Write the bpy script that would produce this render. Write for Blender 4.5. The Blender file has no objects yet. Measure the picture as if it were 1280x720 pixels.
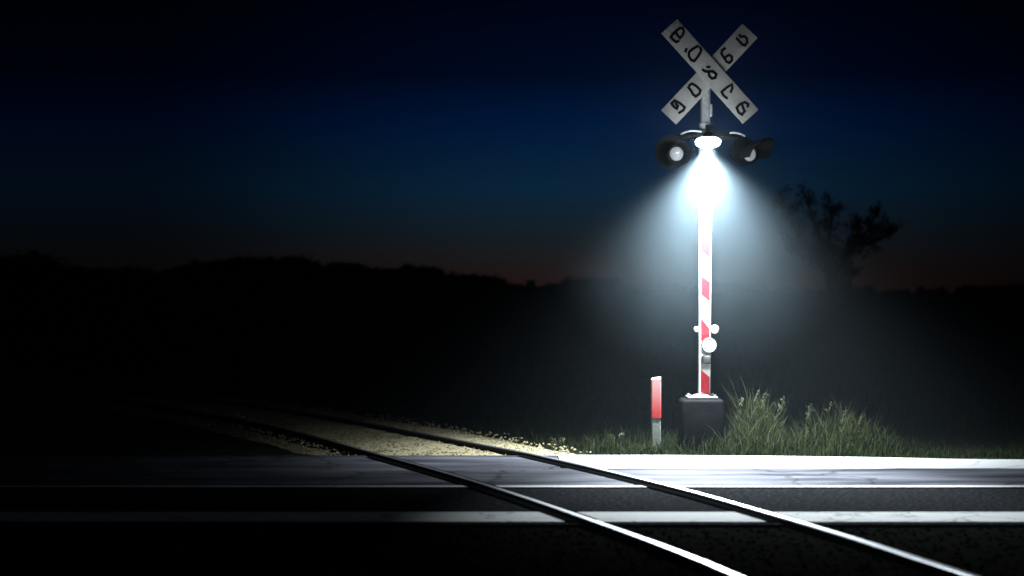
import bpy, bmesh, math, random
from mathutils import Vector, Matrix, noise
random.seed(11)
PI = math.pi
S = bpy.context.scene
COL = S.collection
F = 2400.0      # focal length in pixels of the 1280 px wide photograph
H = 1.6         # camera height


def W(px, py, Y):
    """world point on the depth plane Y seen at a photo pixel (used to take measurements of the signal)"""
    return Vector(((px - 640) * Y / F, Y, H + (360 - py) * Y / F))


# ------------------------------------------------------------------ materials
def mat(name, color=(.5, .5, .5), rough=.6, metal=0.0, emit=None, estr=0.0, var=0.0, vscale=8.0,
        bump=0.0, bscale=60.0, spec=.5, color2=None, mask=(.4, .65), rough2=None, stretch=None, detail=6.0, coat=0.0):
    m = bpy.data.materials.new(name)
    m.use_nodes = True
    nt = m.node_tree
    b = nt.nodes['Principled BSDF']
    b.inputs['Base Color'].default_value = (*color, 1)
    b.inputs['Roughness'].default_value = rough
    b.inputs['Metallic'].default_value = metal
    b.inputs['Specular IOR Level'].default_value = spec
    if coat:
        b.inputs['Coat Weight'].default_value = coat
        b.inputs['Coat Roughness'].default_value = .12
    if emit:
        b.inputs['Emission Color'].default_value = (*emit, 1)
        b.inputs['Emission Strength'].default_value = estr
    tc = nt.nodes.new('ShaderNodeTexCoord')
    src = tc.outputs['Object']
    if stretch:
        mp = nt.nodes.new('ShaderNodeMapping')
        mp.inputs['Scale'].default_value = stretch
        nt.links.new(src, mp.inputs['Vector'])
        src = mp.outputs['Vector']
    if color2 or var:
        n = nt.nodes.new('ShaderNodeTexNoise')
        n.inputs['Scale'].default_value = vscale
        n.inputs['Detail'].default_value = detail
        n.inputs['Roughness'].default_value = .62
        nt.links.new(src, n.inputs['Vector'])
        r = nt.nodes.new('ShaderNodeValToRGB')
        if color2:
            r.color_ramp.elements[0].position, r.color_ramp.elements[1].position = mask
            r.color_ramp.elements[0].color = (*color, 1)
            r.color_ramp.elements[1].color = (*color2, 1)
        else:
            r.color_ramp.elements[0].position, r.color_ramp.elements[1].position = .3, .7
            r.color_ramp.elements[0].color = (*[c * (1 - var) for c in color], 1)
            r.color_ramp.elements[1].color = (*[min(1, c * (1 + var)) for c in color], 1)
        nt.links.new(n.outputs['Fac'], r.inputs['Fac'])
        nt.links.new(r.outputs['Color'], b.inputs['Base Color'])
        if rough2 is not None:
            mr = nt.nodes.new('ShaderNodeMapRange')
            mr.inputs['From Min'].default_value, mr.inputs['From Max'].default_value = mask
            mr.inputs['To Min'].default_value, mr.inputs['To Max'].default_value = rough, rough2
            nt.links.new(n.outputs['Fac'], mr.inputs['Value'])
            nt.links.new(mr.outputs['Result'], b.inputs['Roughness'])
    if bump:
        n2 = nt.nodes.new('ShaderNodeTexNoise')
        n2.inputs['Scale'].default_value = bscale
        n2.inputs['Detail'].default_value = 5
        nt.links.new(tc.outputs['Object'], n2.inputs['Vector'])
        bp = nt.nodes.new('ShaderNodeBump')
        bp.inputs['Strength'].default_value = bump
        bp.inputs['Distance'].default_value = .01
        nt.links.new(n2.outputs['Fac'], bp.inputs['Height'])
        nt.links.new(bp.outputs['Normal'], b.inputs['Normal'])
    return m


M = dict(
    field=mat('field soil and grass', (.016, .019, .009), .95, color2=(.030, .034, .016), vscale=1.3, bump=.6, bscale=9, spec=.15),
    hills=mat('dark hillside', (.012, .015, .009), 1, var=.4, vscale=.3, spec=.1),
    asphalt=mat('dark asphalt', (.016, .017, .019), .85, color2=(.070, .073, .078), vscale=26, mask=(.50, .66), bump=.7, bscale=140, spec=0, detail=10),
    apron=mat('worn pale lane', (.05, .052, .066), .72, color2=(.24, .24, .275), vscale=1.2, mask=(.36, .72), rough2=.55,
              stretch=(.45, 2.3, 1), bump=.4, bscale=120, spec=.02, detail=9),
    paint=mat('white road paint', (.78, .79, .78), .6, color2=(.30, .30, .31), vscale=4, mask=(.60, .72), stretch=(.6, 3, 1), bump=.3, bscale=100, spec=0),
    near=mat('dark cinder ground', (.006, .0055, .005), .95, color2=(.010, .009, .008), vscale=6, bump=1, bscale=40, spec=0),
    gravel=mat('yellowish gravel', (.40, .34, .20), .9, color2=(.60, .52, .34), vscale=22, mask=(.40, .62), bump=1, bscale=60, spec=0),
    stone=mat('ballast stone', (.36, .32, .21), .85, var=.6, vscale=9, bump=.5, bscale=80, spec=0),
    cinder=mat('dark ballast stone', (.008, .007, .006), .9, var=.5, vscale=9, spec=0),
    sleeper=mat('tarred timber', (.010, .008, .006), .9, var=.5, vscale=20, bump=.6, bscale=60, spec=0),
    railtop=mat('polished rail steel', (.72, .74, .78), .38, 1.0, var=.08, vscale=14),
    railside=mat('rusty rail steel', (.020, .013, .010), .9, 0, var=.4, vscale=30, spec=.15),
    clip=mat('dark iron', (.03, .025, .022), .7, .3),
    white=mat('white enamel', (.78, .79, .78), .42, var=.06, vscale=14, bump=.05, bscale=30),
    board=mat('weathered sign board', (.46, .44, .42), .6, color2=(.30, .28, .26), vscale=7, mask=(.5, .8), bump=.1, bscale=40),
    redm=None, rubber=mat('black rubber strip', (.006, .006, .006), .95, spec=0), housing=mat('grey lamp housing', (.035, .037, .037), .5, var=.15, vscale=20), red=mat('red reflective sheeting', (.62, .018, .03), .4, var=.1, vscale=20),
    black=mat('black sign lettering', (.003, .003, .003), .8, spec=.05),
    galv=mat('galvanised steel', (.85, .87, .89), .30, .3, var=.2, vscale=22, bump=.1, bscale=60),
    dark=mat('black enamel', (.003, .0032, .004), .5, 0, var=.3, vscale=15, bump=.1, bscale=40, spec=.12),
    block=mat('dark painted cabinet block', (.005, .0045, .006), .7, color2=(.011, .010, .012), vscale=6, bump=.3, bscale=60, spec=.12),
    plate=mat('steel base plate', (.5, .52, .53), .45, .5, var=.2, vscale=18),
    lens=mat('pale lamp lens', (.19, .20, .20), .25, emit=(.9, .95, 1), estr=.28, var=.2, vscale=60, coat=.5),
    bulb=mat('lit floodlight glass', (.9, .95, 1), .3, emit=(.86, .95, 1), estr=24),
    lamp=mat('lit post lamp glass', (.9, .95, 1), .3, emit=(.93, 1, .97), estr=2.4),
    glass=mat('milky lamp glass', (.85, .86, .85), .25, emit=(.93, 1, .97), estr=.2, coat=.3),
    markgrey=mat('grey plastic post', (.32, .34, .31), .6, var=.25, vscale=20, bump=.2, bscale=60),
    grass=None, bark=mat('dark bark', (.035, .028, .022), .9, var=.4, vscale=12, bump=.6, bscale=30, spec=.2),
    leaf=mat('dark foliage', (.035, .045, .022), .9, var=.5, vscale=3, spec=.15),
    seed=mat('pale seed head', (.16, .18, .11), .8, var=.3, vscale=30, spec=.2),
)


def cracks(m, scale, width, dark):
    nt = m.node_tree
    b = nt.nodes['Principled BSDF']
    src = b.inputs['Base Color'].links[0].from_socket
    tc = nt.nodes.new('ShaderNodeTexCoord')
    nz = nt.nodes.new('ShaderNodeTexNoise'); nz.inputs['Scale'].default_value = 1.7; nz.inputs['Detail'].default_value = 6
    nt.links.new(tc.outputs['Object'], nz.inputs['Vector'])
    ad = nt.nodes.new('ShaderNodeVectorMath'); ad.operation = 'ADD'
    nt.links.new(tc.outputs['Object'], ad.inputs[0]); nt.links.new(nz.outputs['Color'], ad.inputs[1])
    vo = nt.nodes.new('ShaderNodeTexVoronoi'); vo.feature = 'DISTANCE_TO_EDGE'; vo.inputs['Scale'].default_value = scale
    nt.links.new(ad.outputs[0], vo.inputs['Vector'])
    mr = nt.nodes.new('ShaderNodeMapRange')
    mr.inputs['From Min'].default_value = width * .4; mr.inputs['From Max'].default_value = width
    mr.inputs['To Min'].default_value = dark; mr.inputs['To Max'].default_value = 1
    nt.links.new(vo.outputs['Distance'], mr.inputs['Value'])
    sc = nt.nodes.new('ShaderNodeVectorMath'); sc.operation = 'SCALE'
    nt.links.new(src, sc.inputs[0]); nt.links.new(mr.outputs[0], sc.inputs['Scale'])
    nt.links.new(sc.outputs[0], b.inputs['Base Color'])


cracks(M['apron'], .45, .016, .5)
cracks(M['paint'], .5, .008, .6)


def grass_mat(name, a, b):
    m = mat(name, a, .75, color2=b, vscale=7, mask=(.35, .7), spec=.2)
    nt = m.node_tree
    pr = nt.nodes['Principled BSDF']
    out = nt.nodes['Material Output']
    tr = nt.nodes.new('ShaderNodeBsdfTranslucent')
    tr.inputs['Color'].default_value = (b[0] * 1.5, b[1] * 1.5, b[2] * 1.2, 1)
    mx = nt.nodes.new('ShaderNodeMixShader')
    mx.inputs[0].default_value = .35
    nt.links.new(pr.outputs[0], mx.inputs[1])
    nt.links.new(tr.outputs[0], mx.inputs[2])
    nt.links.new(mx.outputs[0], out.inputs['Surface'])
    return m


M['grass'] = grass_mat('grass blades', (.015, .023, .009), (.042, .056, .022))
M['weed'] = grass_mat('weed leaves', (.020, .026, .010), (.052, .060, .025))

# ------------------------------------------------------------------ helpers


def link(name, me, parent=None):
    o = bpy.data.objects.new(name, me)
    COL.objects.link(o)
    if parent is not None:
        o.parent = parent
    return o


def tag(o, label=None, cat=None, group=None, kind=None):
    if label: o['label'] = label
    if cat: o['category'] = cat
    if group: o['group'] = group
    if kind: o['kind'] = kind
    return o


def empty(name, loc, label, cat, group=None):
    o = link(name, None)
    o.location = loc
    o.empty_display_size = .2
    return tag(o, label, cat, group)


def obj(name, bm, mats, parent=None, smooth=None, origin=(0, 0, 0)):
    me = bpy.data.meshes.new(name)
    bmesh.ops.recalc_face_normals(bm, faces=bm.faces)
    bm.to_mesh(me)
    bm.free()
    for m in (mats if isinstance(mats, (list, tuple)) else [mats]):
        me.materials.append(m)
    if smooth is not None:
        for p in me.polygons:
            p.use_smooth = True
        try:
            me.set_sharp_from_angle(angle=math.radians(smooth))
        except Exception:
            pass
    return link(name, me, parent)


def pydata(name, v, f, m, parent=None, smooth=False):
    me = bpy.data.meshes.new(name)
    me.from_pydata([tuple(p) for p in v], [], f)
    me.materials.append(m)
    if smooth:
        for p in me.polygons: p.use_smooth = True
    me.update()
    return link(name, me, parent)


def box(bm, c, s, bevel=0, seg=2, mi=0, rot=None):
    r = bmesh.ops.create_cube(bm, size=1)
    vs = r['verts']
    mt = Matrix.Translation(c) @ (rot.to_4x4() if rot else Matrix()) @ Matrix.Diagonal((*s, 1))
    bmesh.ops.transform(bm, matrix=mt, verts=vs)
    fs = set()
    for v in vs:
        fs.update(v.link_faces)
    if bevel:
        es = set()
        for v in vs: es.update(v.link_edges)
        rr = bmesh.ops.bevel(bm, geom=list(es), offset=bevel, segments=seg, affect='EDGES', profile=.5)
        fs = set(f for f in rr['faces']) | set(f for f in fs if f.is_valid)
    for f in fs:
        f.material_index = mi


def lathe(bm, prof, mtx, n=32, mi=0, cap=True):
    """prof = [(r, z)...] revolved round local z, placed with mtx"""
    rings = []
    for r, z in prof:
        if r < 1e-5:
            rings.append([bm.verts.new(mtx @ Vector((0, 0, z)))])
        else:
            rings.append([bm.verts.new(mtx @ Vector((r * math.cos(2 * PI * i / n), r * math.sin(2 * PI * i / n), z))) for i in range(n)])
    for a, b in zip(rings, rings[1:]):
        for i in range(n):
            j = (i + 1) % n
            if len(a) == 1 and len(b) == 1: continue
            if len(a) == 1: f = bm.faces.new((a[0], b[i], b[j]))
            elif len(b) == 1: f = bm.faces.new((a[i], a[j], b[0]))
            else: f = bm.faces.new((a[i], a[j], b[j], b[i]))
            f.material_index = mi
    if cap:
        for rg in (rings[0], rings[-1]):
            if len(rg) > 1:
                f = bm.faces.new(rg)
                f.material_index = mi


def tube(bm, pts, rad, n=8, mi=0, cap=True):
    pts = [Vector(p) for p in pts]
    rads = rad if isinstance(rad, (list, tuple)) else [rad] * len(pts)
    prev = None
    rings = []
    for i, p in enumerate(pts):
        d = (pts[min(i + 1, len(pts) - 1)] - pts[max(i - 1, 0)]).normalized()
        if prev is None:
            up = Vector((0, 0, 1)) if abs(d.z) < .9 else Vector((1, 0, 0))
            a = d.cross(up).normalized()
        else:
            a = (prev - d * prev.dot(d)).normalized()
        prev = a
        b = d.cross(a)
        rings.append([bm.verts.new(p + (a * math.cos(2 * PI * k / n) + b * math.sin(2 * PI * k / n)) * rads[i]) for k in range(n)])
    for a, b in zip(rings, rings[1:]):
        for k in range(n):
            f = bm.faces.new((a[k], a[(k + 1) % n], b[(k + 1) % n], b[k]))
            f.material_index = mi
    if cap and n > 2:
        bm.faces.new(rings[0]); bm.faces.new(rings[-1])


def frame(loc, zdir, xdir=None):
    z = Vector(zdir).normalized()
    x = Vector(xdir) if xdir is not None else (Vector((0, 0, 1)).cross(z) if abs(z.z) < .95 else Vector((1, 0, 0)))
    x = (x - z * x.dot(z)).normalized()
    y = z.cross(x)
    m = Matrix((x, y, z)).transposed().to_4x4()
    m.translation = Vector(loc)
    return m


def sheet(name, x0, x1, fy0, fy1, z, m, nx=60, ny=1, th=None, kind='structure'):
    """strip running along x between curves fy0(x) and fy1(x); th gives it a thickness with skirts"""
    v, f = [], []
    for i in range(nx + 1):
        x = x0 + (x1 - x0) * i / nx
        for j in range(ny + 1):
            t = j / ny
            v.append((x, fy0(x) * (1 - t) + fy1(x) * t, z))
    for i in range(nx):
        for j in range(ny):
            a = i * (ny + 1) + j
            f.append((a, a + ny + 1, a + ny + 2, a + 1))
    if th:
        n0 = len(v)
        for i in range(nx + 1):
            x = x0 + (x1 - x0) * i / nx
            v.append((x, fy0(x) - .02, z - th)); v.append((x, fy1(x) + .02, z - th))
        for i in range(nx):
            a, b = i * (ny + 1), (i + 1) * (ny + 1)
            f.append((a, n0 + 2 * i, n0 + 2 * i + 2, b))
            f.append((a + ny, b + ny, n0 + 2 * i + 3, n0 + 2 * i + 1))
    o = pydata(name, v, f, m)
    return tag(o, kind=kind)


# ------------------------------------------------------------------ the track line
GAUGE = 1.36
# centre line points (x, y) measured on the ground
cl = [(2.6, 7.0), (1.86, 10.73), (1.08, 13.5), (.26, 16.0), (-.80, 18.8), (-1.9, 21.6), (-3.25, 24.4), (-5.1, 27.6),
      (-8.2, 32.0), (-11.5, 39.5), (-19, 49), (-31, 60), (-48, 70)]


def catmull(P, n=14):
    out = []
    for i in range(len(P) - 1):
        p0 = P[max(i - 1, 0)]; p1 = P[i]; p2 = P[i + 1]; p3 = P[min(i + 2, len(P) - 1)]
        for k in range(n):
            t = k / n
            q = [.5 * ((2 * p1[d]) + (-p0[d] + p2[d]) * t + (2 * p0[d] - 5 * p1[d] + 4 * p2[d] - p3[d]) * t * t
                       + (-p0[d] + 3 * p1[d] - 3 * p2[d] + p3[d]) * t ** 3) for d in (0, 1)]
            out.append(Vector((q[0], q[1], 0)))
    out.append(Vector((P[-1][0], P[-1][1], 0)))
    return out


CLP = catmull(cl)
NRM = []


def off_side(side, y):
    g = GAUGE / 2
    if side > 0 and y < 14.5: g -= .11 * min(1, (14.5 - y) / 3.5)
    if side > 0 and y > 18: g -= .19 * min(1, (y - 18) / 3.0)
    return side * g


for i in range(len(CLP)):
    d = (CLP[min(i + 1, len(CLP) - 1)] - CLP[max(i - 1, 0)]).normalized()
    NRM.append(Vector((d.y, -d.x, 0)))      # points right of travel, towards the far rail


def dist_track(x, y):
    best = 1e9
    for p in CLP[::3]:
        dd = (p.x - x) ** 2 + (p.y - y) ** 2
        if dd < best: best = dd
    return math.sqrt(best)


# ------------------------------------------------------------------ setting
def ground_h(x, y):
    if y < 18.6: return -.05
    t = min(1, (y - 18.6) / 1.2)
    return -.05 - .05 * t + .03 * noise.noise(Vector((x * .4, y * .4, 0))) * t


v, f = [], []
xs = [-62 + 2 * i for i in range(28)] + [-8 + .35 * i for i in range(1, 60)] + [13.2 + 2.4 * i for i in range(1, 22)]
xs = sorted(x for x in xs if x <= 62)
ys = [-18, -6, 0, 4, 8, 12, 16, 18.2, 18.6] + [18.9 + .3 * i for i in range(24)] + [26.5 + 1.5 * i for i in range(20)] + [58 + 5 * i for i in range(10)]
ys = [y for y in ys if y <= 104]
for x in xs:
    for y in ys:
        v.append((x, y, ground_h(x, y)))
ny = len(ys)
for i in range(len(xs) - 1):
    for j in range(ny - 1):
        a = i * ny + j
        f.append((a, a + ny, a + ny + 1, a + 1))
tag(pydata('ground', v, f, M['field'], smooth=True), kind='structure')


def ridge(x):
    """height of the far ridge top"""
    px = 640 + x * F / 89
    k = [(-400, 1.9), (0, 2.3), (140, 2.35), (260, 3.0), (380, 3.1), (470, 2.55), (620, 2.05), (700, 1.6), (820, 1.55), (1000, 1.25), (1280, 1.2), (1700, 1.2)]
    for (a, ha), (b, hb) in zip(k, k[1:]):
        if px <= b:
            t = min(1, max(0, (px - a) / (b - a)))
            t = t * t * (3 - 2 * t)
            return 1.6 + (ha + (hb - ha) * t - 1.6) * 89 / 150
    return 1.36


v, f = [], []
NX = 160
for i in range(NX + 1):
    x = -61 + 122 * i / NX
    for j in range(9):
        t = j / 8
        y = 78 + 22 * t
        z = -.3 + (ridge(x) + .3) * math.sin(PI * t) ** .8 + .15 * noise.noise(Vector((x * .3, y * .3, 3)))
        v.append((x, y, z))
for i in range(NX):
    for j in range(8):
        a = i * 9 + j
        f.append((a, a + 9, a + 10, a + 1))
tag(pydata('hills', v, f, M['hills'], smooth=True), kind='structure')


def far_edge(x):      # far edge of the road, closing in slightly to the right
    wob = .03 * noise.noise(Vector((x * 1.3, 0, 5)))
    if x > 1.0: return 18.30 - (x - 1.0) * .125 * min(1, (x - 1) / 3) + wob
    return 18.30 + wob


R0, R1 = -60, 60
near_w = lambda x: 13.10 + .012 * noise.noise(Vector((x * 5, 2, 2)))
sheet('road', R0, R1, lambda x: 13.0, lambda x: far_edge(x) + .05, 0.0, M['asphalt'], nx=200, th=.1)
# pale worn lane between the thin line and the bright edge
sheet('road_lane', R0, R1, lambda x: 15.55 + .015 * noise.noise(Vector((x * 2, 0, 9))), lambda x: 16.99, .004, M['apron'], nx=240)


# the broad bright paved edge starts at the far rail
def rail_x(y, side):
    for i in range(len(CLP) - 1):
        if CLP[i].y <= y <= CLP[i + 1].y:
            t = (y - CLP[i].y) / (CLP[i + 1].y - CLP[i].y)
            c = CLP[i].lerp(CLP[i + 1], t) + NRM[i] * side * GAUGE / 2
            return c.x
    return 0


sheet('road_edge_line', .44, R1, lambda x: 16.95 + .04 * noise.noise(Vector((x * 3, 1, 1))) if x > .5 else 17.3, lambda x: far_edge(x), .008, M['paint'], nx=300, ny=2)
sheet('road_lane_far', R0, .43, lambda x: 16.99, lambda x: far_edge(x), .004, M['apron'], nx=120)
sheet('road_centre_line', R0, R1, lambda x: 15.34 + .008 * noise.noise(Vector((x * 4, 0, 0))), lambda x: 15.47 + .008 * noise.noise(Vector((x * 4, 7, 0))), .010, M['paint'], nx=260)
sheet('road_near_line', R0, R1, near_w, lambda x: 13.67 + .012 * noise.noise(Vector((x * 5, 8, 2))), .006, M['paint'], nx=260)
sheet('near_ground', R0, R1, lambda x: -16, lambda x: 13.06, -.02, M['near'], nx=60, ny=20)

# gravel bed under the track beyond the road
v, f = [], []
K = 16
rows = []
for i, (c, n) in enumerate(zip(CLP, NRM)):
    if c.y < 16.0 or c.y > 60: continue
    rows.append((c, n))
for c, n in rows:
    for k in range(K + 1):
        s = -1.05 + 2.6 * k / K
        p = c + n * (s + .12 * noise.noise(Vector((c.x, c.y, s))))
        edge = min(1, min(k, K - k) / 3)
        yy = max(p.y, 18.34 if p.x > -60 else p.y)
        v.append((p.x, yy, -.09 + edge * .075 + .012 * noise.noise(p * 4)))
for i in range(len(rows) - 1):
    for k in range(K):
        a = i * (K + 1) + k
        f.append((a, a + K + 1, a + K + 2, a + 1))
tag(pydata('gravel_bed', v, f, M['gravel'], smooth=True), kind='structure')
sheet('gravel_verge', -.6, 1.9, lambda x: 18.34, lambda x: 18.34 + max(.03, .9 * (1.9 - x) / 4) * (1 if x > -3 else 1) + .12 * noise.noise(Vector((x * 2, 3, 3))) + (0 if x > -2 else 0), -.028, M['gravel'], nx=90, ny=3)


def stones(name, n, region, zf, smin, smax, m, label, cat):
    v, f = [], []
    for _ in range(n):
        x, y = region()
        s = random.uniform(smin, smax)
        b = len(v)
        z = zf(x, y)
        ax = [s * random.uniform(.7, 1.3), s * random.uniform(.7, 1.3), s * random.uniform(.5, .9)]
        rz = random.uniform(0, 6.28)
        for q in ((1, 0, 0), (-1, 0, 0), (0, 1, 0), (0, -1, 0), (0, 0, 1), (0, 0, -1)):
            p = [q[d] * ax[d] + random.uniform(-.25, .25) * s for d in range(3)]
            v.append((x + p[0] * math.cos(rz) - p[1] * math.sin(rz), y + p[0] * math.sin(rz) + p[1] * math.cos(rz), z + p[2]))
        for t in ((0, 2, 4), (2, 1, 4), (1, 3, 4), (3, 0, 4), (2, 0, 5), (1, 2, 5), (3, 1, 5), (0, 3, 5)):
            f.append(tuple(b + k for k in t))
    return tag(pydata(name, v, f, m), label, cat, kind='stuff')


def reg_far():
    while True:
        i = random.randrange(len(CLP))
        c = CLP[i]
        if 18.3 < c.y < 34:
            s = random.uniform(-.95, 1.3)
            p = c + NRM[i] * s + Vector((random.uniform(-.3, .3), random.uniform(-.3, .3), 0))
            if p.y > 18.38: return p.x, p.y


stones('ballast', 7000, reg_far, lambda x, y: -.014, .007, .021, M['stone'], 'yellowish loose ballast stones along the curving track', 'gravel')


def reg_near():
    return random.uniform(-2.5, 6), random.uniform(8.5, 12.95)


stones('cinders', 5000, reg_near, lambda x, y: -.018, .008, .02, M['cinder'], 'dark loose cinders on the ground in front of the road', 'gravel')

# ------------------------------------------------------------------ railway track
RT = .036    # rail top height
track = empty('railway_track', (CLP[0].x, CLP[0].y, 0), 'pair of steel rails curving across the road from lower right to far left', 'railway track')
tl = Vector(track.location)


def rail(side):
    bm = bmesh.new()
    # flat-bottomed rail profile (s = across, z = up); head top face takes the polished material
    hw = .029
    prof = [(-.062, RT - .14), (.062, RT - .14), (.062, RT - .13), (.009, RT - .108), (.009, RT - .038), (hw, RT - .028), (hw, RT - .006),
            (hw - .007, RT), (-hw + .007, RT), (-hw, RT - .006), (-hw, RT - .028), (-.009, RT - .038), (-.009, RT - .108), (-.062, RT - .13)]
    rings = []
    for c, n in zip(CLP, NRM):
        o = c + n * off_side(side, c.y) - tl
        rings.append([bm.verts.new(o + n * s + Vector((0, 0, z))) for s, z in prof])
    for a, b in zip(rings, rings[1:]):
        for k in range(len(prof)):
            j = (k + 1) % len(prof)
            fc = bm.faces.new((a[k], a[j], b[j], b[k]))
            if k in (6, 7, 8): fc.material_index = 1
    bm.faces.new(rings[0]); bm.faces.new(rings[-1])
    return obj('rail', bm, [M['railside'], M['railtop']], track)


rails = {s: rail(s) for s in (-1, 1)}
# rubber flangeway strips beside each rail where the road crosses
for side in (-1, 1):
    for q0, q1 in ((-.115, -.036), (.036, .115)):
        v, f = [], []
        for c, n in zip(CLP, NRM):
            if not (12.2 < c.y < 19.2): continue
            o = c + n * off_side(side, c.y)
            a, b = o + n * q0, o + n * q1
            if min(a.y, b.y) < 13.02 or max(a.y, b.y) > 18.3: continue
            v += [(a.x - tl.x, a.y - tl.y, .014), (b.x - tl.x, b.y - tl.y, .014)]
        for i in range(len(v) // 2 - 1):
            f.append((2 * i, 2 * i + 1, 2 * i + 3, 2 * i + 2))
        pydata('flangeway_strip', v, f, M['rubber'], track)
# bolted joint bars on the far rail (at the road edge) and on the near rail by the thin line
for side, yy in ((1, 17.95), (-1, 15.55)):
    for i in range(len(CLP) - 1):
        if CLP[i].y + NRM[i].y * side * GAUGE / 2 <= yy < CLP[i + 1].y + NRM[i + 1].y * side * GAUGE / 2:
            break
    n = NRM[i]; d = Vector((-n.y, n.x, 0))
    c = CLP[i] + n * side * GAUGE / 2 - tl
    bm = bmesh.new()
    rot = Matrix((n, d, Vector((0, 0, 1)))).transposed()
    for q in (-1, 1):
        box(bm, c + n * q * .042 + Vector((0, 0, RT - .055)), (.022, .6, .05), .004, 1, rot=rot)
        for b in (-.22, -.08, .08, .22):
            lathe(bm, [(.016, 0), (.016, .018), (0, .02)], frame(c + n * q * .053 + d * b + Vector((0, 0, RT - .055)), n * q), n=6, cap=False)
    obj('joint_bar', bm, M['clip'], track)

# ------------------------------------------------------------------ the crossing signal
PY = 19.7
SC = PY / F


def P(px, py, dy=0.0):
    p = W(px, py, PY)
    p.y += dy
    return p


base = Vector((P(880, 0).x, PY, -.03))
sig = empty('crossing_signal', base, 'railway crossing signal with crossbuck, twin lamps and red and white striped post, floodlit at night', 'crossing signal')
L = lambda v: Vector(v) - base      # world -> local of the signal


def at(px, py, dy=0.0):
    return L(P(px, py, dy))


# dark foundation block
bm = bmesh.new()
c0, c1 = at(850, 498), at(903, 555)
box(bm, ((c0.x + c1.x) / 2, 0, (c0.z + c1.z) / 2 - .03), (c1.x - c0.x, .42, c0.z - c1.z + .06), .035, 4)
obj('foundation_block', bm, M['block'], sig, 40)
# base plate with bolts
bm = bmesh.new()
pc = at(877, 497)
box(bm, (pc.x, 0, c0.z + .014), (.31, .30, .022), .006, 2)
lathe(bm, [(.115, .024), (.115, .036), (.085, .046), (.0, .046)], Matrix.Translation((at(880, 0).x, 0, c0.z)), n=32, cap=False)
for sx in (-1, 1):
    for sy in (-1, 1):
        lathe(bm, [(.016, .022), (.016, .044), (0, .046)], Matrix.Translation((pc.x + sx * .125, sy * .12, c0.z)), n=6, cap=False)
obj('base_plate', bm, M['plate'], sig, 30)

# striped post: flat tapered white bar with red parallelograms
bm = bmesh.new()
zt, zb = at(0, 172).z, c0.z + .03
wT, wB = 8.3 * SC, 7.1 * SC
xT, xB = at(881.6, 0).x, at(880.2, 0).x
D2 = .055


def post_x(py, u):           # u = -1..1 across the post at photo row py
    t = (py - 172) / (496 - 172)
    return (xT + (xB - xT) * t) + u * (wT + (wB - wT) * t)


ch = .008
secs = []
for z, xc, w in ((zb, xB, wB), (zt, xT, wT)):
    secs.append([bm.verts.new((xc + sx, sy, z)) for sx, sy in
                 ((-w, -D2 + ch), (-w + ch, -D2), (w - ch, -D2), (w, -D2 + ch), (w, D2 - ch), (w - ch, D2), (-w + ch, D2), (-w, D2 - ch))])
for k in range(8):
    bm.faces.new((secs[0][k], secs[0][(k + 1) % 8], secs[1][(k + 1) % 8], secs[1][k]))
bm.faces.new(secs[0]); bm.faces.new(secs[1])
for (lt, rt, lb, rb) in ((228, 239, 254, 265), (286, 297, 313, 322.6), (344.4, 352.7, 367.3, 377), (397.2, 411, 424, 436), (461.7, 471, 489.5, 494)):
    for face in (-1, 1):
        y = face * (D2 + .002)
        q = [bm.verts.new((post_x(py, u), y, at(0, py).z)) for py, u in ((lt, -.68), (rt, .80), (rb, .80), (lb, -.68))]
        q2 = [bm.verts.new((p.co.x, face * (D2 - .002), p.co.z)) for p in q]
        fc = bm.faces.new(q); fc.material_index = 1
        for k in range(4):
            ff = bm.faces.new((q[k], q[(k + 1) % 4], q2[(k + 1) % 4], q2[k])); ff.material_index = 1
obj('striped_post', bm, [M['white'], M['red']], sig)

# upper mast pipe
bm = bmesh.new()
mx = at(882, 0).x
lathe(bm, [(.052, at(0, 172).z), (.052, at(0, 70).z), (.045, at(0, 68).z), (0, at(0, 67).z)], Matrix.Translation((mx, .01, 0)), n=28)
lathe(bm, [(.066, at(0, 160).z), (.066, at(0, 154).z)], Matrix.Translation((mx, .01, 0)), n=28)
box(bm, (mx + .052, .01, at(0, 138).z), (.035, .05, .13), .008, 2)
obj('mast', bm, M['galv'], sig, 40)

# crossbuck boards


def ribbon(bm, pts, w, y0, y1):
    pts = [Vector((p[0], p[1])) for p in pts]
    Lf, Rt = [], []
    for i, p in enumerate(pts):
        a = (p - pts[i - 1]).normalized() if i else None
        b = (pts[i + 1] - p).normalized() if i < len(pts) - 1 else None
        d = a if b is None else b if a is None else (a + b)
        if d.length < 1e-4: d = a
        d = d.normalized()
        n = Vector((-d.y, d.x))
        k = 1.0
        if a and b:
            k = min(1.5, 1 / max(.4, n.dot(Vector((-b.y, b.x)))))
        e = Vector((0, 0))
        if a is None: e = -d * w * .4
        if b is None: e = d * w * .4
        Lf.append(p + e + n * w / 2 * k); Rt.append(p + e - n * w / 2 * k)
    front = [[bm.verts.new((q.x, y0, q.y)) for q in s] for s in (Lf, Rt)]
    back = [[bm.verts.new((q.x, y1, q.y)) for q in s] for s in (Lf, Rt)]
    for i in range(len(pts) - 1):
        bm.faces.new((front[0][i], front[0][i + 1], front[1][i + 1], front[1][i]))
        bm.faces.new((front[0][i], front[0][i + 1], back[0][i + 1], back[0][i]))
        bm.faces.new((front[1][i], front[1][i + 1], back[1][i + 1], back[1][i]))


def zpts(ox, oy, sc, pts):
    out = []
    for x, y in pts:
        q = at(ox + x / sc, oy + y / sc)
        out.append((q.x, q.z))
    return out


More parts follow.
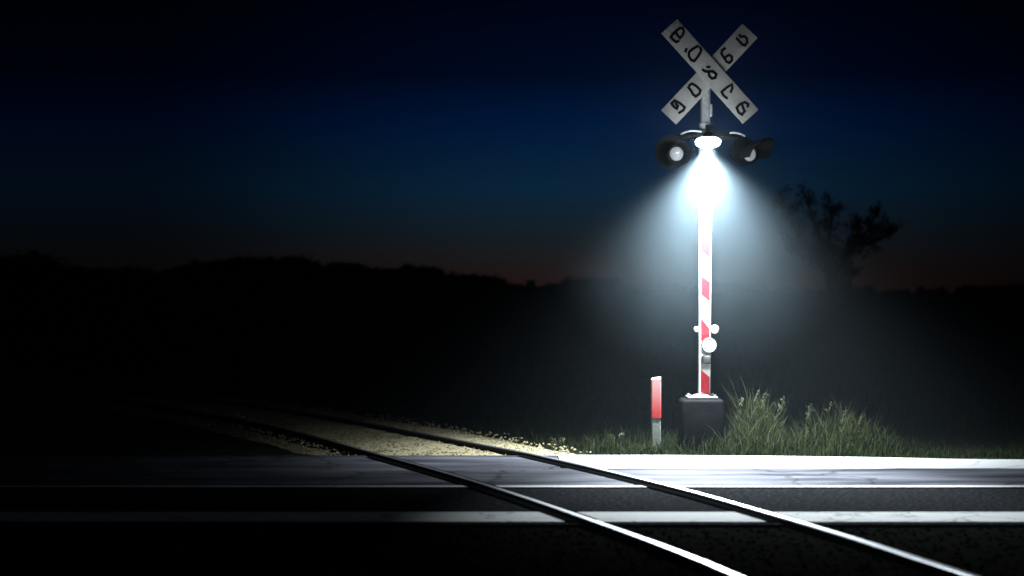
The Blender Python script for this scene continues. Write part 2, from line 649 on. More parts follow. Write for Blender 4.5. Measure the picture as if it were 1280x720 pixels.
def board(p0, p1, wpx, y, glyphs):
    a, b = at(*p0), at(*p1)
    a2, b2 = Vector((a.x, 0, a.z)), Vector((b.x, 0, b.z))
    d = (b2 - a2).normalized()
    rot = Matrix((d, Vector((0, 1, 0)), d.cross(Vector((0, 1, 0))))).transposed()
    bm = bmesh.new()
    c = (a2 + b2) / 2
    box(bm, (c.x, y, c.z), ((b2 - a2).length, .022, wpx * SC), .005, 2, rot=rot)
    o = obj('crossbuck_board', bm, M['board'], sig, 30)
    for g in glyphs:
        bm = bmesh.new()
        for k, st in enumerate(g):
            ribbon(bm, st, .027, y - .0135 - .0006 * k, y - .009)
        obj('letter', bm, M['black'], o)
    bm = bmesh.new()
    pt = c + d * .05
    lathe(bm, [(.011, 0), (.011, .008), (.0, .01)], frame((pt.x, y - .011, pt.z), (0, -1, 0)), n=8, cap=False)
    obj('bolt', bm, M['galv'], o)
    return o


g1 = [zpts(820, 20, 12, [(325, 395), (290, 410), (245, 375), (208, 332), (250, 285), (300, 235), (340, 205), (388, 207), (405, 250), (385, 310), (348, 350), (312, 312), (288, 265)])]
g2 = [zpts(820, 20, 12, [(430, 548), (442, 515)]),
      zpts(820, 20, 12, [(612, 470), (545, 508), (482, 560), (480, 620), (515, 680), (560, 695), (610, 635), (650, 570), (668, 530), (645, 495)])]
g3 = [zpts(885, 20, 12, [(462, 300), (482, 328), (530, 318), (568, 348), (575, 410), (540, 455), (500, 440), (460, 395), (420, 350)])]
g4 = [zpts(885, 20, 12, [(240, 500), (200, 530), (190, 580), (230, 640), (268, 700), (310, 715), (345, 680), (345, 625), (310, 597), (272, 612), (248, 640)])]
g5 = [zpts(820, 80, 9, [(370, 250), (395, 230), (450, 260), (492, 305), (480, 345), (440, 375), (410, 352), (388, 310), (357, 272)])]
g6 = [zpts(820, 80, 9, [(228, 512), (195, 490), (168, 452), (205, 418), (265, 450), (315, 495), (302, 527), (255, 556)]),
      zpts(820, 80, 9, [(228, 510), (240, 480), (215, 455)])]
g7 = [zpts(865, 80, 9, [(160, 48), (185, 45)]), zpts(865, 80, 9, [(112, 78), (135, 95), (168, 98), (225, 95), (262, 128), (250, 168), (212, 176), (182, 148), (178, 118)])]
g8 = [zpts(865, 80, 9, [(425, 325), (440, 285), (438, 242), (380, 275), (322, 325), (342, 365), (380, 395)])]
g9 = [zpts(865, 80, 9, [(612, 490), (620, 462), (580, 440), (530, 460), (490, 500), (512, 555), (548, 580), (580, 540), (560, 500), (552, 470)])]
board((936.5, 39.5), (835, 147.5), 26, -.062, [g3, g4, g5, g6])
board((835.5, 34), (937, 147), 26.5, -.087, [g1, g2, g7, g8, g9])

# cross arm with arched cover, clamp
bm = bmesh.new()
zc = at(0, 171).z
xa, xb = at(840, 0).x, at(928, 0).x
tube(bm, [(xa, -.01, at(0, 176).z), (at(858, 0).x, -.01, at(0, 170).z), (at(870, 0).x, -.01, at(0, 168).z), (at(895, 0).x, -.01, at(0, 168).z), (at(912, 0).x, -.01, at(0, 171).z), (xb, -.01, at(0, 177).z)],
     .042, n=14)
box(bm, (mx, -.01, at(0, 168).z), (.24, .15, .10), .025, 3)
box(bm, (mx + .03, -.04, at(0, 160).z), (.08, .09, .05), .012, 2)
obj('crossarm', bm, M['dark'], sig, 50)
for a_, b_, c_ in (((850, 168.5), (862, 164.5), (876, 165.5)), ((911, 167), (922, 167.5), (930, 171))):  # bright tubes imitating the light glints along the top of the arm
    bm = bmesh.new()
    tube(bm, [at(*a_, -.09), at((a_[0] + b_[0]) / 2, (a_[1] + b_[1]) / 2 - .6, -.10), at(*b_, -.10), at((c_[0] + b_[0]) / 2, (c_[1] + b_[1]) / 2 - .4, -.10), at(*c_, -.09)], .011, n=8)
    obj('arm_glint', bm, M['galv'], sig, 50)


def signal_head(px, py, lx, ly, face, r_back, visor_len, droop, asymmetric):
    """round black background, housing, hooded visor and pale lens; face = direction the lamp looks"""
    loc = at(px, py, -.06)
    fwd = Vector(face).normalized()
    mt = frame(loc, fwd)
    bm = bmesh.new()
    lathe(bm, [(0, -.004), (r_back - .012, -.004), (r_back, .002), (r_back, .014), (r_back - .014, .014), (r_back - .02, .006), (.105, .004), (0, .004)], mt, n=48, cap=False)
    # housing bowl behind
    lathe(bm, [(.12, -.004), (.125, -.06), (.10, -.13), (.05, -.165), (0, -.17)], mt, n=36, cap=False)
    head = obj('signal_head', bm, M['dark'], sig, 40)
    loc = at(lx, ly, -.06 - .02)
    mt = frame(loc, fwd)
    # visor: part tube, longer on top, tapering to the sides
    bm = bmesh.new()
    n = 40
    up = Vector((0, 0, 1))
    ra = .108
    ins, outs = [], []
    side = fwd.cross(up).normalized()
    u2 = side.cross(fwd).normalized()
    lo, hi = (-205, 25) if asymmetric else (-250, 70)
    for i in range(n + 1):
        a = math.radians(lo + (hi - lo) * i / n)
        rel = (math.cos(math.radians((lo + hi) / 2) - a) + 1) / 2
        ln = visor_len * (.25 + .75 * rel ** .8)
        dirv = side * math.cos(-a) + u2 * math.sin(-a)
        ins.append((loc + dirv * ra + fwd * .006, loc + dirv * (ra + .012) * 1.0 + fwd * ln - up * droop * ln))
        outs.append((loc + dirv * (ra + .006) + fwd * .006, loc + dirv * (ra + .018) + fwd * ln - up * droop * ln))
    vi = [(bm.verts.new(a), bm.verts.new(b)) for a, b in ins]
    vo = [(bm.verts.new(a), bm.verts.new(b)) for a, b in outs]
    for i in range(n):
        bm.faces.new((vi[i][0], vi[i + 1][0], vi[i + 1][1], vi[i][1]))
        bm.faces.new((vo[i][0], vo[i + 1][0], vo[i + 1][1], vo[i][1]))
        bm.faces.new((vi[i][1], vi[i + 1][1], vo[i + 1][1], vo[i][1]))
    for i in (0, n):
        bm.faces.new((vi[i][0], vi[i][1], vo[i][1], vo[i][0]))
    obj('visor', bm, M['dark'], head, 50)
    bm = bmesh.new()
    lathe(bm, [(.072, .008), (.068, .02), (.05, .03), (.025, .037), (0, .039)], mt, n=32, cap=False)
    obj('lens', bm, M['lens'], head, 60)
    bm = bmesh.new()
    lathe(bm, [(.104, .006), (.104, .024), (.09, .028), (.074, .010)], mt, n=36, cap=False)
    obj('lens_ring', bm, M['dark'], head, 40)
    return head


signal_head(838.5, 190.5, 844.5, 193, (.22, -1, -.03), .175, .17, .04, False)
signal_head(929, 190, 935, 193.5, (.44, -.90, 0), .148, .36, -.05, True)

# floodlight on a short forward bracket
FY = 19.25
fl = W(883, 181, FY)
bm = bmesh.new()
tube(bm, [L(P(883, 167, -.05)), L(P(883, 164.5, -.3)), L((fl.x, FY + .12, fl.z + .115)), L((fl.x, FY, fl.z + .10))], .014, n=10)
arm = obj('lamp_bracket', bm, M['dark'], sig, 50)
bm = bmesh.new()
lc = L(fl)
mt = Matrix.Translation(lc)
lathe(bm, [(0, .115), (.035, .112), (.05, .10), (.055, .075), (.06, .06), (.05, .058), (0, .06)], mt, n=40, cap=False)
def elongate(bm):
    # lamp head stretched towards the road to house the added road spot
    for v_ in bm.verts:
        v_.co.y = lc.y + (v_.co.y - lc.y) * 2.0 - .16


elongate(bm)
flood = obj('floodlight', bm, M['dark'], sig, 50)
bm = bmesh.new()
lathe(bm, [(.05, .062), (.085, .056), (.112, .044), (.125, .026), (.123, .004), (.108, -.018), (.075, -.034), (.045, -.042), (0, -.044)], mt, n=32, cap=False)
elongate(bm)
obj('bulb', bm, M['bulb'], flood, 60)

# lamp on the post
lm = at(885.5, 431.5, 0)
bm = bmesh.new()
mt = frame((at(885, 0).x, -D2, at(0, 431).z), (0, -1, 0))
lathe(bm, [(.072, 0), (.078, .02), (.078, .075), (.072, .085), (.064, .082), (.058, .06), (0, .058)], mt, n=36, cap=False)
box(bm, (at(882, 0).x, -D2 - .03, at(0, 449).z), (.09, .055, .09), .015, 3)
lathe(bm, [(.055, 0), (.055, .012)], mt, n=24)
hl = obj('post_lamp', bm, M['housing'], sig, 40)
bm = bmesh.new()
mt2 = frame((at(886.2, 0).x, -D2 - .005, at(0, 431.5).z), (0, -1, 0))
lathe(bm, [(.052, .06), (.050, .085), (.040, .105), (.022, .116), (0, .12)], mt2, n=32, cap=False)
obj('lamp_glass', bm, M['lamp'], hl, 60)
for px, py, r in ((870.5, 411.5, 3.6), (893, 411.5, 5.6)):
    bm = bmesh.new()
    rr = r * SC
    c = at(px, py, -.02)
    lathe(bm, [(0, -rr), (.5 * rr, -.87 * rr), (.87 * rr, -.5 * rr), (rr, 0), (.87 * rr, .5 * rr), (.5 * rr, .87 * rr), (0, rr)], Matrix.Translation(c), n=20, cap=False)
    tube(bm, [c + Vector((0, 0, 0)), Vector((at(881.5, 0).x, -.02, c.z))], rr * .45, n=10)
    obj('side_globe', bm, M['glass'], hl, 60)

# ------------------------------------------------------------------ marker post
MY = 19.5
mp = W(820, 0, MY)
mk = empty('marker_post', (mp.x, MY, -.09), 'short grey marker post with red reflective upper half, left of the signal', 'marker post')
mz = lambda py: W(0, py, MY).z + .09
mw = 6.2 * MY / F


def prism(bm, z0, z1, w, d, chf):
    vv = []
    for z in (z0, z1):
        vv.append([bm.verts.new((sx, sy, z)) for sx, sy in ((-w, -d + chf), (-w + chf, -d), (w - chf, -d), (w, -d + chf), (w, d - chf), (w - chf, d), (-w + chf, d), (-w, d - chf))])
    for k in range(8):
        bm.faces.new((vv[0][k], vv[0][(k + 1) % 8], vv[1][(k + 1) % 8], vv[1][k]))
    bm.faces.new(vv[0]); bm.faces.new(vv[1])


bm = bmesh.new()
prism(bm, -.12, mz(522.5), mw * .93, .032, .010)
obj('shaft', bm, M['markgrey'], mk)
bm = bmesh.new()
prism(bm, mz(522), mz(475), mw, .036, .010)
M['redm'] = mat('red sheeting with painted glare', (.78, .05, .06), .5)  # lamp glare painted into the colour: the red pales towards the top
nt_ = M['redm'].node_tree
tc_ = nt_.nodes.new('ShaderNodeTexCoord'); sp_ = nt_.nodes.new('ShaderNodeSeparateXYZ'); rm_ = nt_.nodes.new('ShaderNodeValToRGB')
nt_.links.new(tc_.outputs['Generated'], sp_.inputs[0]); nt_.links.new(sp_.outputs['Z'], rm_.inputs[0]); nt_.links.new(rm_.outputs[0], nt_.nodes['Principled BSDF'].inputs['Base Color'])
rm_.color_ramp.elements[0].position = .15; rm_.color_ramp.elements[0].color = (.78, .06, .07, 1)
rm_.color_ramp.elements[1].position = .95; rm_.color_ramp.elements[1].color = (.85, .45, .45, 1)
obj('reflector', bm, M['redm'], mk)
bm = bmesh.new()
# slanted white cap
w, d = mw, .036
z0, z1, z2 = mz(475) + .001, mz(472.6), mz(470.8)
q = [bm.verts.new(c) for c in ((-w, -d, z0), (w, -d, z0), (w, d, z0), (-w, d, z0), (-w * .8, -d, z1), (w, -d, z2), (w, d, z2), (-w * .8, d, z1))]
for k in ((0, 1, 2, 3), (4, 5, 6, 7), (0, 1, 5, 4), (1, 2, 6, 5), (2, 3, 7, 6), (3, 0, 4, 7)):
    bm.faces.new([q[i] for i in k])
obj('cap', bm, M['white'], mk)

# ------------------------------------------------------------------ grass


def blades(n, region, hfun, name, m, label, cat, wmin=.003, wmax=.008):
    v, f = [], []
    for _ in range(n):
        x, y = region()
        h = hfun(x, y) * random.uniform(.45, 1.15)
        if h < .02: continue
        z = ground_h(x, y) - .01
        w = random.uniform(wmin, wmax)
        a = random.uniform(0, 2 * PI)
        lean = random.uniform(.05, .55) * h
        la = random.uniform(0, 2 * PI)
        ca, sa = math.cos(a) * w, math.sin(a) * w
        cl_, sl_ = math.cos(la) * lean, math.sin(la) * lean
        b = len(v)
        for t, k in ((0, 1), (.5, .8), (.82, .45)):
            cx, cy = x + cl_ * t * t, y + sl_ * t * t
            zz = z + h * t * (1 - .12 * t)
            v.append((cx - ca * k, cy - sa * k, zz)); v.append((cx + ca * k, cy + sa * k, zz))
        v.append((x + cl_, y + sl_, z + h * .88))
        f += [(b, b + 1, b + 3, b + 2), (b + 2, b + 3, b + 5, b + 4), (b + 4, b + 5, b + 6)]
    return tag(pydata(name, v, f, m), label, cat, kind='stuff')


def interp(k, x):
    for (a, ha), (b, hb) in zip(k, k[1:]):
        if x <= b:
            return ha + (hb - ha) * max(0, (x - a) / (b - a))
    return k[-1][1]


HK = [(-6, .02), (-1.0, .05), (.2, .12), (1.0, .19), (1.8, .18), (2.1, .20), (2.25, .32), (2.45, .46), (2.65, .40), (2.85, .22), (3.1, .32), (3.3, .42), (3.55, .32), (3.8, .26), (4.1, .12), (4.6, .05), (5.3, .12), (5.9, .16), (7, .10), (12, .08)]


def hgt(x, y):
    px_x = x * 19.7 / y
    h = interp(HK, px_x) * (1 + .9 * noise.noise(Vector((x * 2.6, y * 2.6, 1))))
    return h * min(1, .35 + (y - far_edge(x)) / 1.3)


def reg_grass():
    while True:
        x = random.uniform(-3, 10)
        y = far_edge(x) + .08 + random.random() ** 1.5 * 5
        if dist_track(x, y) < 1.65: continue
        if x < 1.2 and y < 18.36 + .9 * (1.9 - x) / 4: 
            if random.random() > .06: continue
        if abs(x - base.x + .02) < .23 and abs(y - PY) < .22: continue
        return x, y


blades(19000, reg_grass, hgt, 'grass', M['grass'], 'rough green grass on the verge behind the road', 'grass')


def reg_tall():
    while True:
        x = random.gauss(2.5, .16) if random.random() < .5 else random.gauss(3.3, .3)
        y = random.uniform(18.75, 20.6)
        if x < 2.24: continue
        return x, y


blades(1500, reg_tall, lambda x, y: hgt(x, y) * 1.25, 'tall_grass', M['weed'], 'tall grass tufts growing right of the dark signal block', 'grass', .004, .011)


# field grass further back, dark
def reg_field():
    y = 23 + random.random() ** 1.4 * 40
    return random.uniform(-.32 * y, .32 * y), y


blades(14000, lambda: reg_field(), lambda x, y: 0 if dist_track(x, y) < 2.2 else .28, 'field_grass', M['grass'], 'dark rough field grass far behind the signal', 'grass', .008, .02)


# single tall weeds with seed heads
def weed(px, top, kind, label):
    y = 19.35 + random.uniform(-.25, .35)
    x = (px - 640) * y / F
    zt_ = H + (360 - top) * y / F
    z0 = ground_h(x, y)
    h = zt_ - z0
    r = empty('seed_grass', (x, y, z0 - .005), label, 'weed', 'tall seeding weeds above the verge grass')
    ln = random.uniform(.05, .14) * (1 if random.random() < .7 else -1)
    bm = bmesh.new()
    pts = [Vector((ln * t * t, .02 * math.sin(t * 3), h * t)) for t in (0, .25, .5, .75, 1)]
    tube(bm, pts, [.004, .0038, .003, .0025, .0015], n=5)
    obj('stem', bm, M['weed'], r)
    v, f = [], []
    for i in range(9):
        t = .12 + .7 * i / 9
        p = Vector((ln * t * t, 0, h * t))
        a = random.uniform(0, 2 * PI)
        l = random.uniform(.07, .15)
        d = Vector((math.cos(a), math.sin(a), 0))
        s = Vector((-d.y, d.x, 0)) * random.uniform(.005, .012)
        b = len(v)
        v += [p, p + d * l * .5 + s + Vector((0, 0, l * .7)), p + d * l + Vector((0, 0, l * .55)), p + d * l * .5 - s + Vector((0, 0, l * .7))]
        f.append((b, b + 1, b + 2, b + 3))
    pydata('leaf_blades', v, f, M['weed'], r)
    v, f = [], []
    n = 34 if kind else 22
    for i in range(n):
        t = 1 - random.random() * (.24 if kind else .16)
        p = Vector((ln * t * t, 0, h * t)) + Vector([random.gauss(0, .014 if kind else .008) for _ in range(3)])
        s = random.uniform(.006, .012)
        b = len(v)
        v += [p + Vector((s, 0, -s)), p + Vector((-s * .5, s * .8, 0)), p + Vector((-s * .5, -s * .8, 0)), p + Vector((0, 0, s * 1.6))]
        f += [(b, b + 1, b + 3), (b + 1, b + 2, b + 3), (b + 2, b, b + 3), (b, b + 2, b + 1)]
    pydata('seed_head', v, f, M['seed'], r)


for px, top, kd, lab in ((921, 497, 0, 'slender seeding weed closest to the dark signal block'),
                         (934, 489, 0, 'tall seeding weed rising over the leafy tufts right of the block'),
                         (947, 493, 1, 'bushy headed weed in the tallest grass tuft'),
                         (966, 497, 1, 'lone bent weed standing just past the tallest grass tuft'),
                         (1007, 508, 1, 'feathery weed in the middle of the lit grass right of the signal'),
                         (1029, 503, 0, 'leaning weed with the highest tip of the second grass tuft'),
                         (1048, 514, 1, 'drooping weed on the falling edge of the second grass tuft'),
                         (1066, 522, 0, 'short weed near the outer end of the lit grass'),
                         (1086, 537, 1, 'low yellowish weed at the outermost end of the lit grass')):
    weed(px, top, kd, lab)
# a few thin sprigs left of the marker
for px, top, kd, lab in ((763, 541, 0, 'small pale weed in short grass left of the red marker post'),
                         (690, 549, 0, 'tiny weed by the gravel edge near the far rail')):
    weed(px, top, kd, lab)


# ------------------------------------------------------------------ trees
def branchy(seed, h, spread, levels, leaf_n, leaf_s, trunk_r, base_frac=.25, flat=1.0):
    """returns (trunk bmesh, crown verts, faces)"""
    rnd = random.Random(seed)
    bm = bmesh.new()
    tips = []

    def grow(p, d, l, r, lev):
        pts = [p]
        q = p.copy()
        dd = d.copy()
        for _ in range(4):
            dd = (dd + Vector([rnd.gauss(0, .12) for _ in range(3)]) + Vector((0, 0, .03))).normalized()
            q = q + dd * l / 4
            pts.append(q.copy())
        tube(bm, pts, [r * (1 - .5 * i / 4) for i in range(5)], n=6 if lev < 2 else 4, cap=False)
        if lev >= levels - 1: tips.extend(pts[1:])
        if lev < levels:
            for k in range(rnd.randint(3, 4)):
                t = rnd.choice(pts[2:])
                a = rnd.uniform(0, 2 * PI)
                side = Vector((math.cos(a), math.sin(a), rnd.uniform(.1, .8))) * spread
                nd = (dd * .6 + side).normalized()
                grow(t, nd, l * rnd.uniform(.5, .72), r * .5, lev + 1)

    grow(Vector((0, 0, -.2)), Vector((0, 0, 1)), h * (base_frac + .15), trunk_r, 0)
    v, f = [], []
    for _ in range(leaf_n):
        t = rnd.choice(tips)
        p = t + Vector([rnd.gauss(0, leaf_s * 2.2) for _ in range(3)])
        s = leaf_s * rnd.uniform(.5, 1.3)
        a = Vector([rnd.uniform(-1, 1) for _ in range(3)]).normalized()
        b_ = a.cross(Vector([rnd.uniform(-1, 1) for _ in range(3)])).normalized()
        b = len(v)
        v += [p - a * s, p + b_ * s * .5, p + a * s, p - b_ * s * .5]
        f.append((b, b + 1, b + 2, b + 3))
    # rescale to height h
    top = max([q[2] for q in v] + [1e-3])
    k = h / top
    bmesh.ops.scale(bm, vec=(k * flat, k * flat, k), verts=bm.verts)
    v = [(q[0] * k * flat, q[1] * k * flat, q[2] * k) for q in v]
    return bm, v, f


def place_tree(proto, loc, rz, s, label, group):
    r = proto.copy(); COL.objects.link(r)
    r.location = loc; r.rotation_euler = (0, 0, rz); r.scale = s
    r['label'] = label
    if group: r['group'] = group
    elif 'group' in r: del r['group']
    for chd in proto.children:
        c = chd.copy(); COL.objects.link(c); c.parent = r
    return r


# the gaunt tree standing right of the beam
bt = empty('bare_tree', (0, 92, -.1), 'gaunt sparsely leaved tree standing alone right of the light beam', 'tree')
rnd = random.Random(5)
bmT = bmesh.new()
tips = []
T92 = 60 / F


def limb(pts, r0, r1, n=6):
    m_ = len(pts)
    tube(bmT, pts, [r0 + (r1 - r0) * i / (m_ - 1) for i in range(m_)], n=n, cap=False)


def tw(px, py): return Vector(((px - 640) * T92, rnd.uniform(-.5, .5), H + (360 - py) * T92 + .1))


trunk0 = Vector(((1040 - 640) * T92, 0, -.1))
limb([trunk0, tw(1040, 375), tw(1037, 350), tw(1034, 325)], .15, .08, 9)
mains = [[(1036, 345), (1018, 322), (1000, 300), (985, 275), (976, 248)], [(1034, 330), (1022, 300), (1012, 270), (1004, 243)],
         [(1034, 325), (1036, 300), (1040, 275), (1036, 255)], [(1037, 350), (1056, 330), (1072, 310), (1088, 285), (1098, 258)],
         [(1072, 310), (1092, 305), (1108, 296), (1116, 285)], [(1056, 330), (1068, 300), (1078, 280)], [(1018, 322), (998, 318), (984, 312)],
         [(1040, 375), (1060, 352), (1082, 335)]]
for mlist in mains:
    pts = [tw(*q) for q in mlist]
    limb(pts, .06, .022, 5)
    for a, b in zip(pts, pts[1:]):
        for k in range(7):
            s = a.lerp(b, rnd.random())
            q = s.copy(); d = Vector((rnd.uniform(-1, 1), rnd.uniform(-1, 1), rnd.uniform(-.1, 1))).normalized()
            tp = [s]
            for _ in range(3):
                d = (d + Vector([rnd.gauss(0, .35) for _ in range(3)])).normalized()
                q = q + d * rnd.uniform(.08, .21)
                tp.append(q.copy())
                tips.append(q.copy())
            limb(tp, .016, .005, 4)
off = Vector((trunk0.x, 0, 0))
bmesh.ops.translate(bmT, vec=-off, verts=bmT.verts)
bt.location = (trunk0.x, 60, -.05)
obj('trunk', bmT, M['bark'], bt)
v, f = [], []
for _ in range(6000):
    p = rnd.choice(tips) - off + Vector([rnd.gauss(0, .075) for _ in range(3)])
    s = rnd.uniform(.03, .075)
    a = Vector([rnd.uniform(-1, 1) for _ in range(3)]).normalized()
    b_ = a.cross(Vector([rnd.uniform(-1, 1) for _ in range(3)])).normalized()
    b = len(v)
    v += [p - a * s, p + b_ * s * .5, p + a * s, p - b_ * s * .5]
    f.append((b, b + 1, b + 2, b + 3))
pydata('crown', v, f, M['leaf'], bt)

# distant treeline on the ridge
protos = []
for k, (h, sp, bf, fl_) in enumerate(((3.0, .9, .3, 1.5), (2.6, 1.1, .25, 1.9), (3.6, .8, .3, 1.1), (2.2, 1.2, .2, 2.2))):
    bm, v, f = branchy(20 + k, h, sp, 3, 3800, .13, .10, bf, fl_)
    r = empty('tree', (0, 0, 0), 'low dark tree in the far treeline', 'tree')
    obj('trunk', bm, M['bark'], r)
    pydata('crown', v, f, M['leaf'], r)
    protos.append(r)


def ridge_z(x, y):
    t = (y - 78) / 22
    return -.3 + (ridge(x) + .3) * max(0, math.sin(PI * t)) ** .8


tl_top = [(0, 318), (30, 313), (60, 318), (90, 331), (140, 330), (200, 333), (250, 325), (300, 318), (360, 319), (420, 325), (470, 333), (510, 329),
          (560, 338), (610, 337), (640, 351), (690, 352), (715, 344), (735, 340), (755, 344), (790, 352), (850, 353), (920, 353), (1000, 355), (1080, 355), (1150, 356), (1200, 354), (1290, 351)]
rt = random.Random(8)
px = -30.0
used = set()
while px < 1320:
    k = rt.randrange(4)
    y = rt.uniform(84, 88.5)
    top = interp(tl_top, max(0, px)) + rt.uniform(-3, 5)
    x = (px - 640) * y / F
    g = ridge_z(x, y) - .25
    want = H + (360 - top) * y / F - g
    ph = (3.0, 2.6, 3.6, 2.2)[k]
    s = max(.13, want / ph)
    sw = s * rt.uniform(.9, 1.25)
    if px < 640: lab, grp = 'low dark tree in the unbroken treeline on the left hill', 'trees along the left hill'
    else: lab, grp = 'small dark bush in the thin far treeline right of the middle', 'bushes along the low right horizon'
    if 0 <= px < 60 and 'a' not in used: used.add('a'); lab, grp = 'dark rounded tree standing highest at the far left of the horizon', None
    if 725 < px < 748 and 'b' not in used: used.add('b'); lab, grp = 'dome shaped dark tree on the horizon just left of the light beam', None
    if k in used:
        place_tree(protos[k], (x, y, g), rt.uniform(0, 6.28), (sw, sw, s), lab, grp)
    else:
        used.add(k)
        r = protos[k]
        r.location = (x, y, g); r.rotation_euler = (0, 0, rt.uniform(0, 6.28)); r.scale = (sw, sw, s)
        r['label'] = lab
        if grp: r['group'] = grp
    px += rt.uniform(9, 17) if px < 640 else rt.uniform(12, 22)

# ------------------------------------------------------------------ haze
hz = bmesh.new()
box(hz, (0, 43.5, 3.4), (128, 125, 9.0))
hm = bpy.data.materials.new('thin night mist')
hm.use_nodes = True
nt = hm.node_tree
nt.nodes.clear()
out = nt.nodes.new('ShaderNodeOutputMaterial')
pv = nt.nodes.new('ShaderNodeVolumePrincipled')
HAZE = .0022
pv.inputs['Color'].default_value = (.74, .90, 1, 1)
pv.inputs['Density'].default_value = HAZE
pv.inputs['Anisotropy'].default_value = 0
nt.links.new(pv.outputs[0], out.inputs['Volume'])
hazo = obj('haze', hz, hm)
tag(hazo, kind='stuff', label='thin pale mist filling the air, glowing under the floodlight', cat='haze')

# denser mist volume added under the floodlight to shape its glow
mc = fl + Vector((0, .40, -.38))
MR = (1.9, .85, 2.0)
bm = bmesh.new()
bmesh.ops.create_uvsphere(bm, u_segments=32, v_segments=20, radius=1)
bmesh.ops.scale(bm, vec=MR, verts=bm.verts)
mm = bpy.data.materials.new('added glow mist')
mm.use_nodes = True
nt = mm.node_tree
nt.nodes.clear()
out = nt.nodes.new('ShaderNodeOutputMaterial')
pv = nt.nodes.new('ShaderNodeVolumePrincipled')
pv.inputs['Color'].default_value = (.66, .87, 1, 1)
tc = nt.nodes.new('ShaderNodeTexCoord')
dv = nt.nodes.new('ShaderNodeVectorMath'); dv.operation = 'DIVIDE'; dv.inputs[1].default_value = MR
nt.links.new(tc.outputs['Object'], dv.inputs[0])
ln = nt.nodes.new('ShaderNodeVectorMath'); ln.operation = 'LENGTH'
nt.links.new(dv.outputs[0], ln.inputs[0])
mrn = nt.nodes.new('ShaderNodeMapRange'); mrn.interpolation_type = 'LINEAR'
mrn.inputs['From Min'].default_value = .05; mrn.inputs['From Max'].default_value = 1
mrn.inputs['To Min'].default_value = 1; mrn.inputs['To Max'].default_value = 0
nt.links.new(ln.outputs['Value'], mrn.inputs['Value'])
nz = nt.nodes.new('ShaderNodeTexNoise'); nz.inputs['Scale'].default_value = 1.6; nz.inputs['Detail'].default_value = 2
nt.links.new(tc.outputs['Object'], nz.inputs['Vector'])
mu = nt.nodes.new('ShaderNodeMapRange'); mu.inputs['From Min'].default_value = .25; mu.inputs['From Max'].default_value = .75
mu.inputs['To Min'].default_value = .7; mu.inputs['To Max'].default_value = 1.3
nt.links.new(nz.outputs['Fac'], mu.inputs['Value'])
ml = nt.nodes.new('ShaderNodeMath'); ml.operation = 'MULTIPLY'
sq = nt.nodes.new('ShaderNodeMath'); sq.operation = 'POWER'; sq.inputs[1].default_value = 1.1
nt.links.new(mrn.outputs[0], sq.inputs[0])
sm = nt.nodes.new('ShaderNodeMath'); sm.operation = 'MULTIPLY'; sm.inputs[1].default_value = .092
nt.links.new(sq.outputs[0], sm.inputs[0])
nt.links.new(sm.outputs[0], ml.inputs[0]); nt.links.new(mu.outputs[0], ml.inputs[1])
nt.links.new(ml.outputs[0], pv.inputs['Density'])
nt.links.new(pv.outputs[0], out.inputs['Volume'])
mo = obj('mist', bm, mm)  # added mist volume that shapes the glow
mo.location = mc
tag(mo, kind='stuff', label='bluish mist volume added to shape the glow around the floodlight', cat='mist')

# ------------------------------------------------------------------ lights
def lamp(name, kind, loc, power, color, rot=None, size=None, blend=None, radius=.05):
    l = bpy.data.lights.new(name, kind)
    l.energy = power
    l.color = color
    l.shadow_soft_size = radius
    if kind == 'SPOT':
        l.spot_size = math.radians(size); l.spot_blend = blend
    o = bpy.data.objects.new(name, l)
    COL.objects.link(o)
    o.location = loc
    if rot: o.rotation_euler = rot
    return o


# the spotlight leans a little towards the road (and the viewer)
BL = (.84, .94, 1)
lamp('floodlight_beam', 'SPOT', fl + Vector((0, 0, -.06)), 450, BL, (math.radians(-8), 0, 0), 84, 1.0, .03)
lamp('floodlight_wide_beam', 'SPOT', fl + Vector((0, 0, -.06)), 2450, BL, (math.radians(-8), 0, 0), 112, 1.0, .03)
lamp('floodlight_side_beam', 'SPOT', fl + Vector((0, 0, -.06)), 240, BL, (math.radians(-2), 0, math.radians(0)), 130, .6, .02)
# extra spot added at the floodlight, aimed forward to brighten the road
lamp('added_road_beam', 'SPOT', fl + Vector((0, -.36, -.06)), 4300, BL, (math.radians(-50), 0, math.radians(2)), 56, 1.0, .05)
gl = P(886, 431.5, -D2 - .17)
lamp('post_lamp_beam', 'SPOT', gl, 14, (.93, 1, .97), (math.radians(80), 0, 0), 160, 1.0, .05)

# ------------------------------------------------------------------ world: last light of dusk
w = bpy.data.worlds.new('World')
S.world = w
w.use_nodes = True
nt = w.node_tree
nt.nodes.clear()
N = nt.nodes.new
lk = nt.links.new
wo = N('ShaderNodeOutputWorld')
bg = N('ShaderNodeBackground')
sky = N('ShaderNodeTexSky')
sky.sky_type = 'NISHITA'
sky.sun_disc = False
sky.sun_elevation = math.radians(-3)
sky.sun_rotation = math.radians(3)
tc = N('ShaderNodeTexCoord')
sp = N('ShaderNodeSeparateXYZ')
lk(tc.outputs['Generated'], sp.inputs[0])
ramp = N('ShaderNodeValToRGB')
mr = N('ShaderNodeMapRange')
mr.inputs['From Min'].default_value, mr.inputs['From Max'].default_value = 0, .2
lk(sp.outputs['Z'], mr.inputs['Value'])
lk(mr.outputs[0], ramp.inputs[0])


def lin(c): return tuple(((x / 255 + .055) / 1.055) ** 2.4 if x > 10 else x / 255 / 12.92 for x in c)


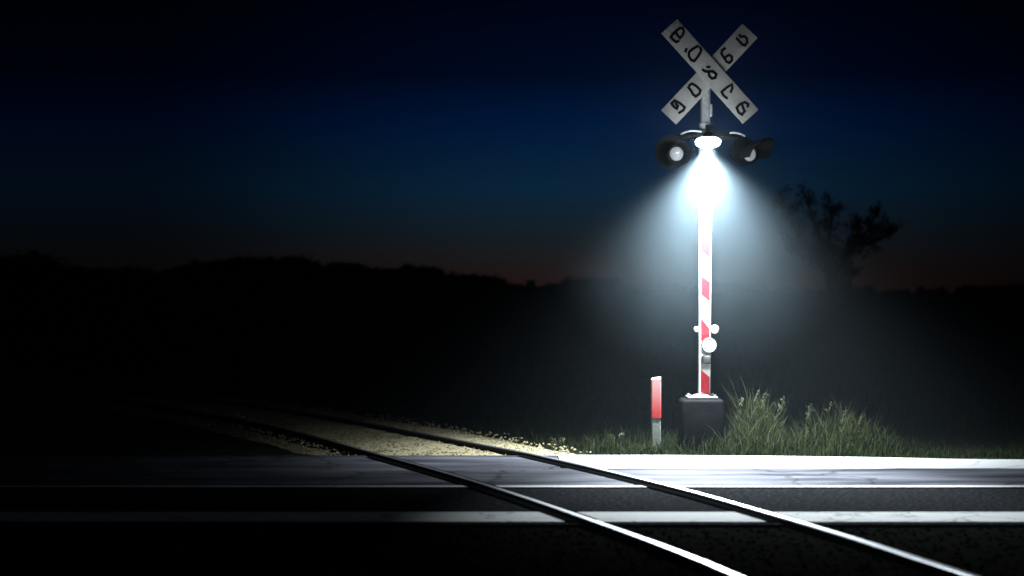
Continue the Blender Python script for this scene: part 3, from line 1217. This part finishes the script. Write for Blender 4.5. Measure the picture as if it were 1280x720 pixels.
cr = ramp.color_ramp
stops = [(0.0, (36, 22, 21)), (.06, (33, 28, 28)), (.14, (24, 34, 42)), (.26, (12, 41, 64)), (.42, (0, 26, 62)), (.55, (0, 10, 35)), (.75, (0, 4, 19)), (1.0, (0, 2, 9))]
while len(cr.elements) < len(stops): cr.elements.new(.5)
for e, (p_, c_) in zip(cr.elements, stops):
    e.position = p_
    e.color = (*lin(c_), 1)
# afterglow strongest towards one azimuth, fading to both sides
azm = N('ShaderNodeMath'); azm.operation = 'ARCTAN2'
lk(sp.outputs['X'], azm.inputs[0]); lk(sp.outputs['Y'], azm.inputs[1])
sub = N('ShaderNodeMath'); sub.operation = 'SUBTRACT'; sub.inputs[1].default_value = .045
lk(azm.outputs[0], sub.inputs[0])
ab = N('ShaderNodeMath'); ab.operation = 'ABSOLUTE'; lk(sub.outputs[0], ab.inputs[0])
mz_ = N('ShaderNodeMapRange'); mz_.interpolation_type = 'SMOOTHSTEP'
mz_.inputs['From Min'].default_value, mz_.inputs['From Max'].default_value = 0, .25
mz_.inputs['To Min'].default_value, mz_.inputs['To Max'].default_value = 1.0, .2
lk(ab.outputs[0], mz_.inputs['Value'])
mul = N('ShaderNodeVectorMath'); mul.operation = 'SCALE'
lk(ramp.outputs[0], mul.inputs[0]); lk(mz_.outputs[0], mul.inputs['Scale'])
sk = N('ShaderNodeVectorMath'); sk.operation = 'SCALE'; sk.inputs['Scale'].default_value = 0.0
lk(sky.outputs[0], sk.inputs[0])
add = N('ShaderNodeVectorMath'); add.operation = 'ADD'
lk(mul.outputs[0], add.inputs[0]); lk(sk.outputs[0], add.inputs[1])
lk(add.outputs[0], bg.inputs['Color'])
bg.inputs['Strength'].default_value = 1.0
lk(bg.outputs[0], wo.inputs['Surface'])

# ------------------------------------------------------------------ camera and render settings
cam = bpy.data.cameras.new('camera')
cam.lens = F / 1280 * 36
cam.sensor_width = 36
cam.clip_end = 2000
cam.dof.use_dof = True
cam.dof.focus_distance = 19.3
cam.dof.aperture_fstop = 1.3
co = link('camera', cam)
co.location = (0, 0, H)
co.rotation_euler = (math.radians(90), 0, 0)
S.camera = co
S.view_settings.view_transform = 'Standard'
S.view_settings.look = 'None'
S.view_settings.exposure = 0
S.view_settings.gamma = 1
cy = S.cycles
cy.use_denoising = True
try: cy.denoiser = 'OPENIMAGEDENOISE'
except Exception: pass
cy.max_bounces = 6
cy.volume_bounces = 0
cy.sample_clamp_indirect = 3
cy.sample_clamp_direct = 0
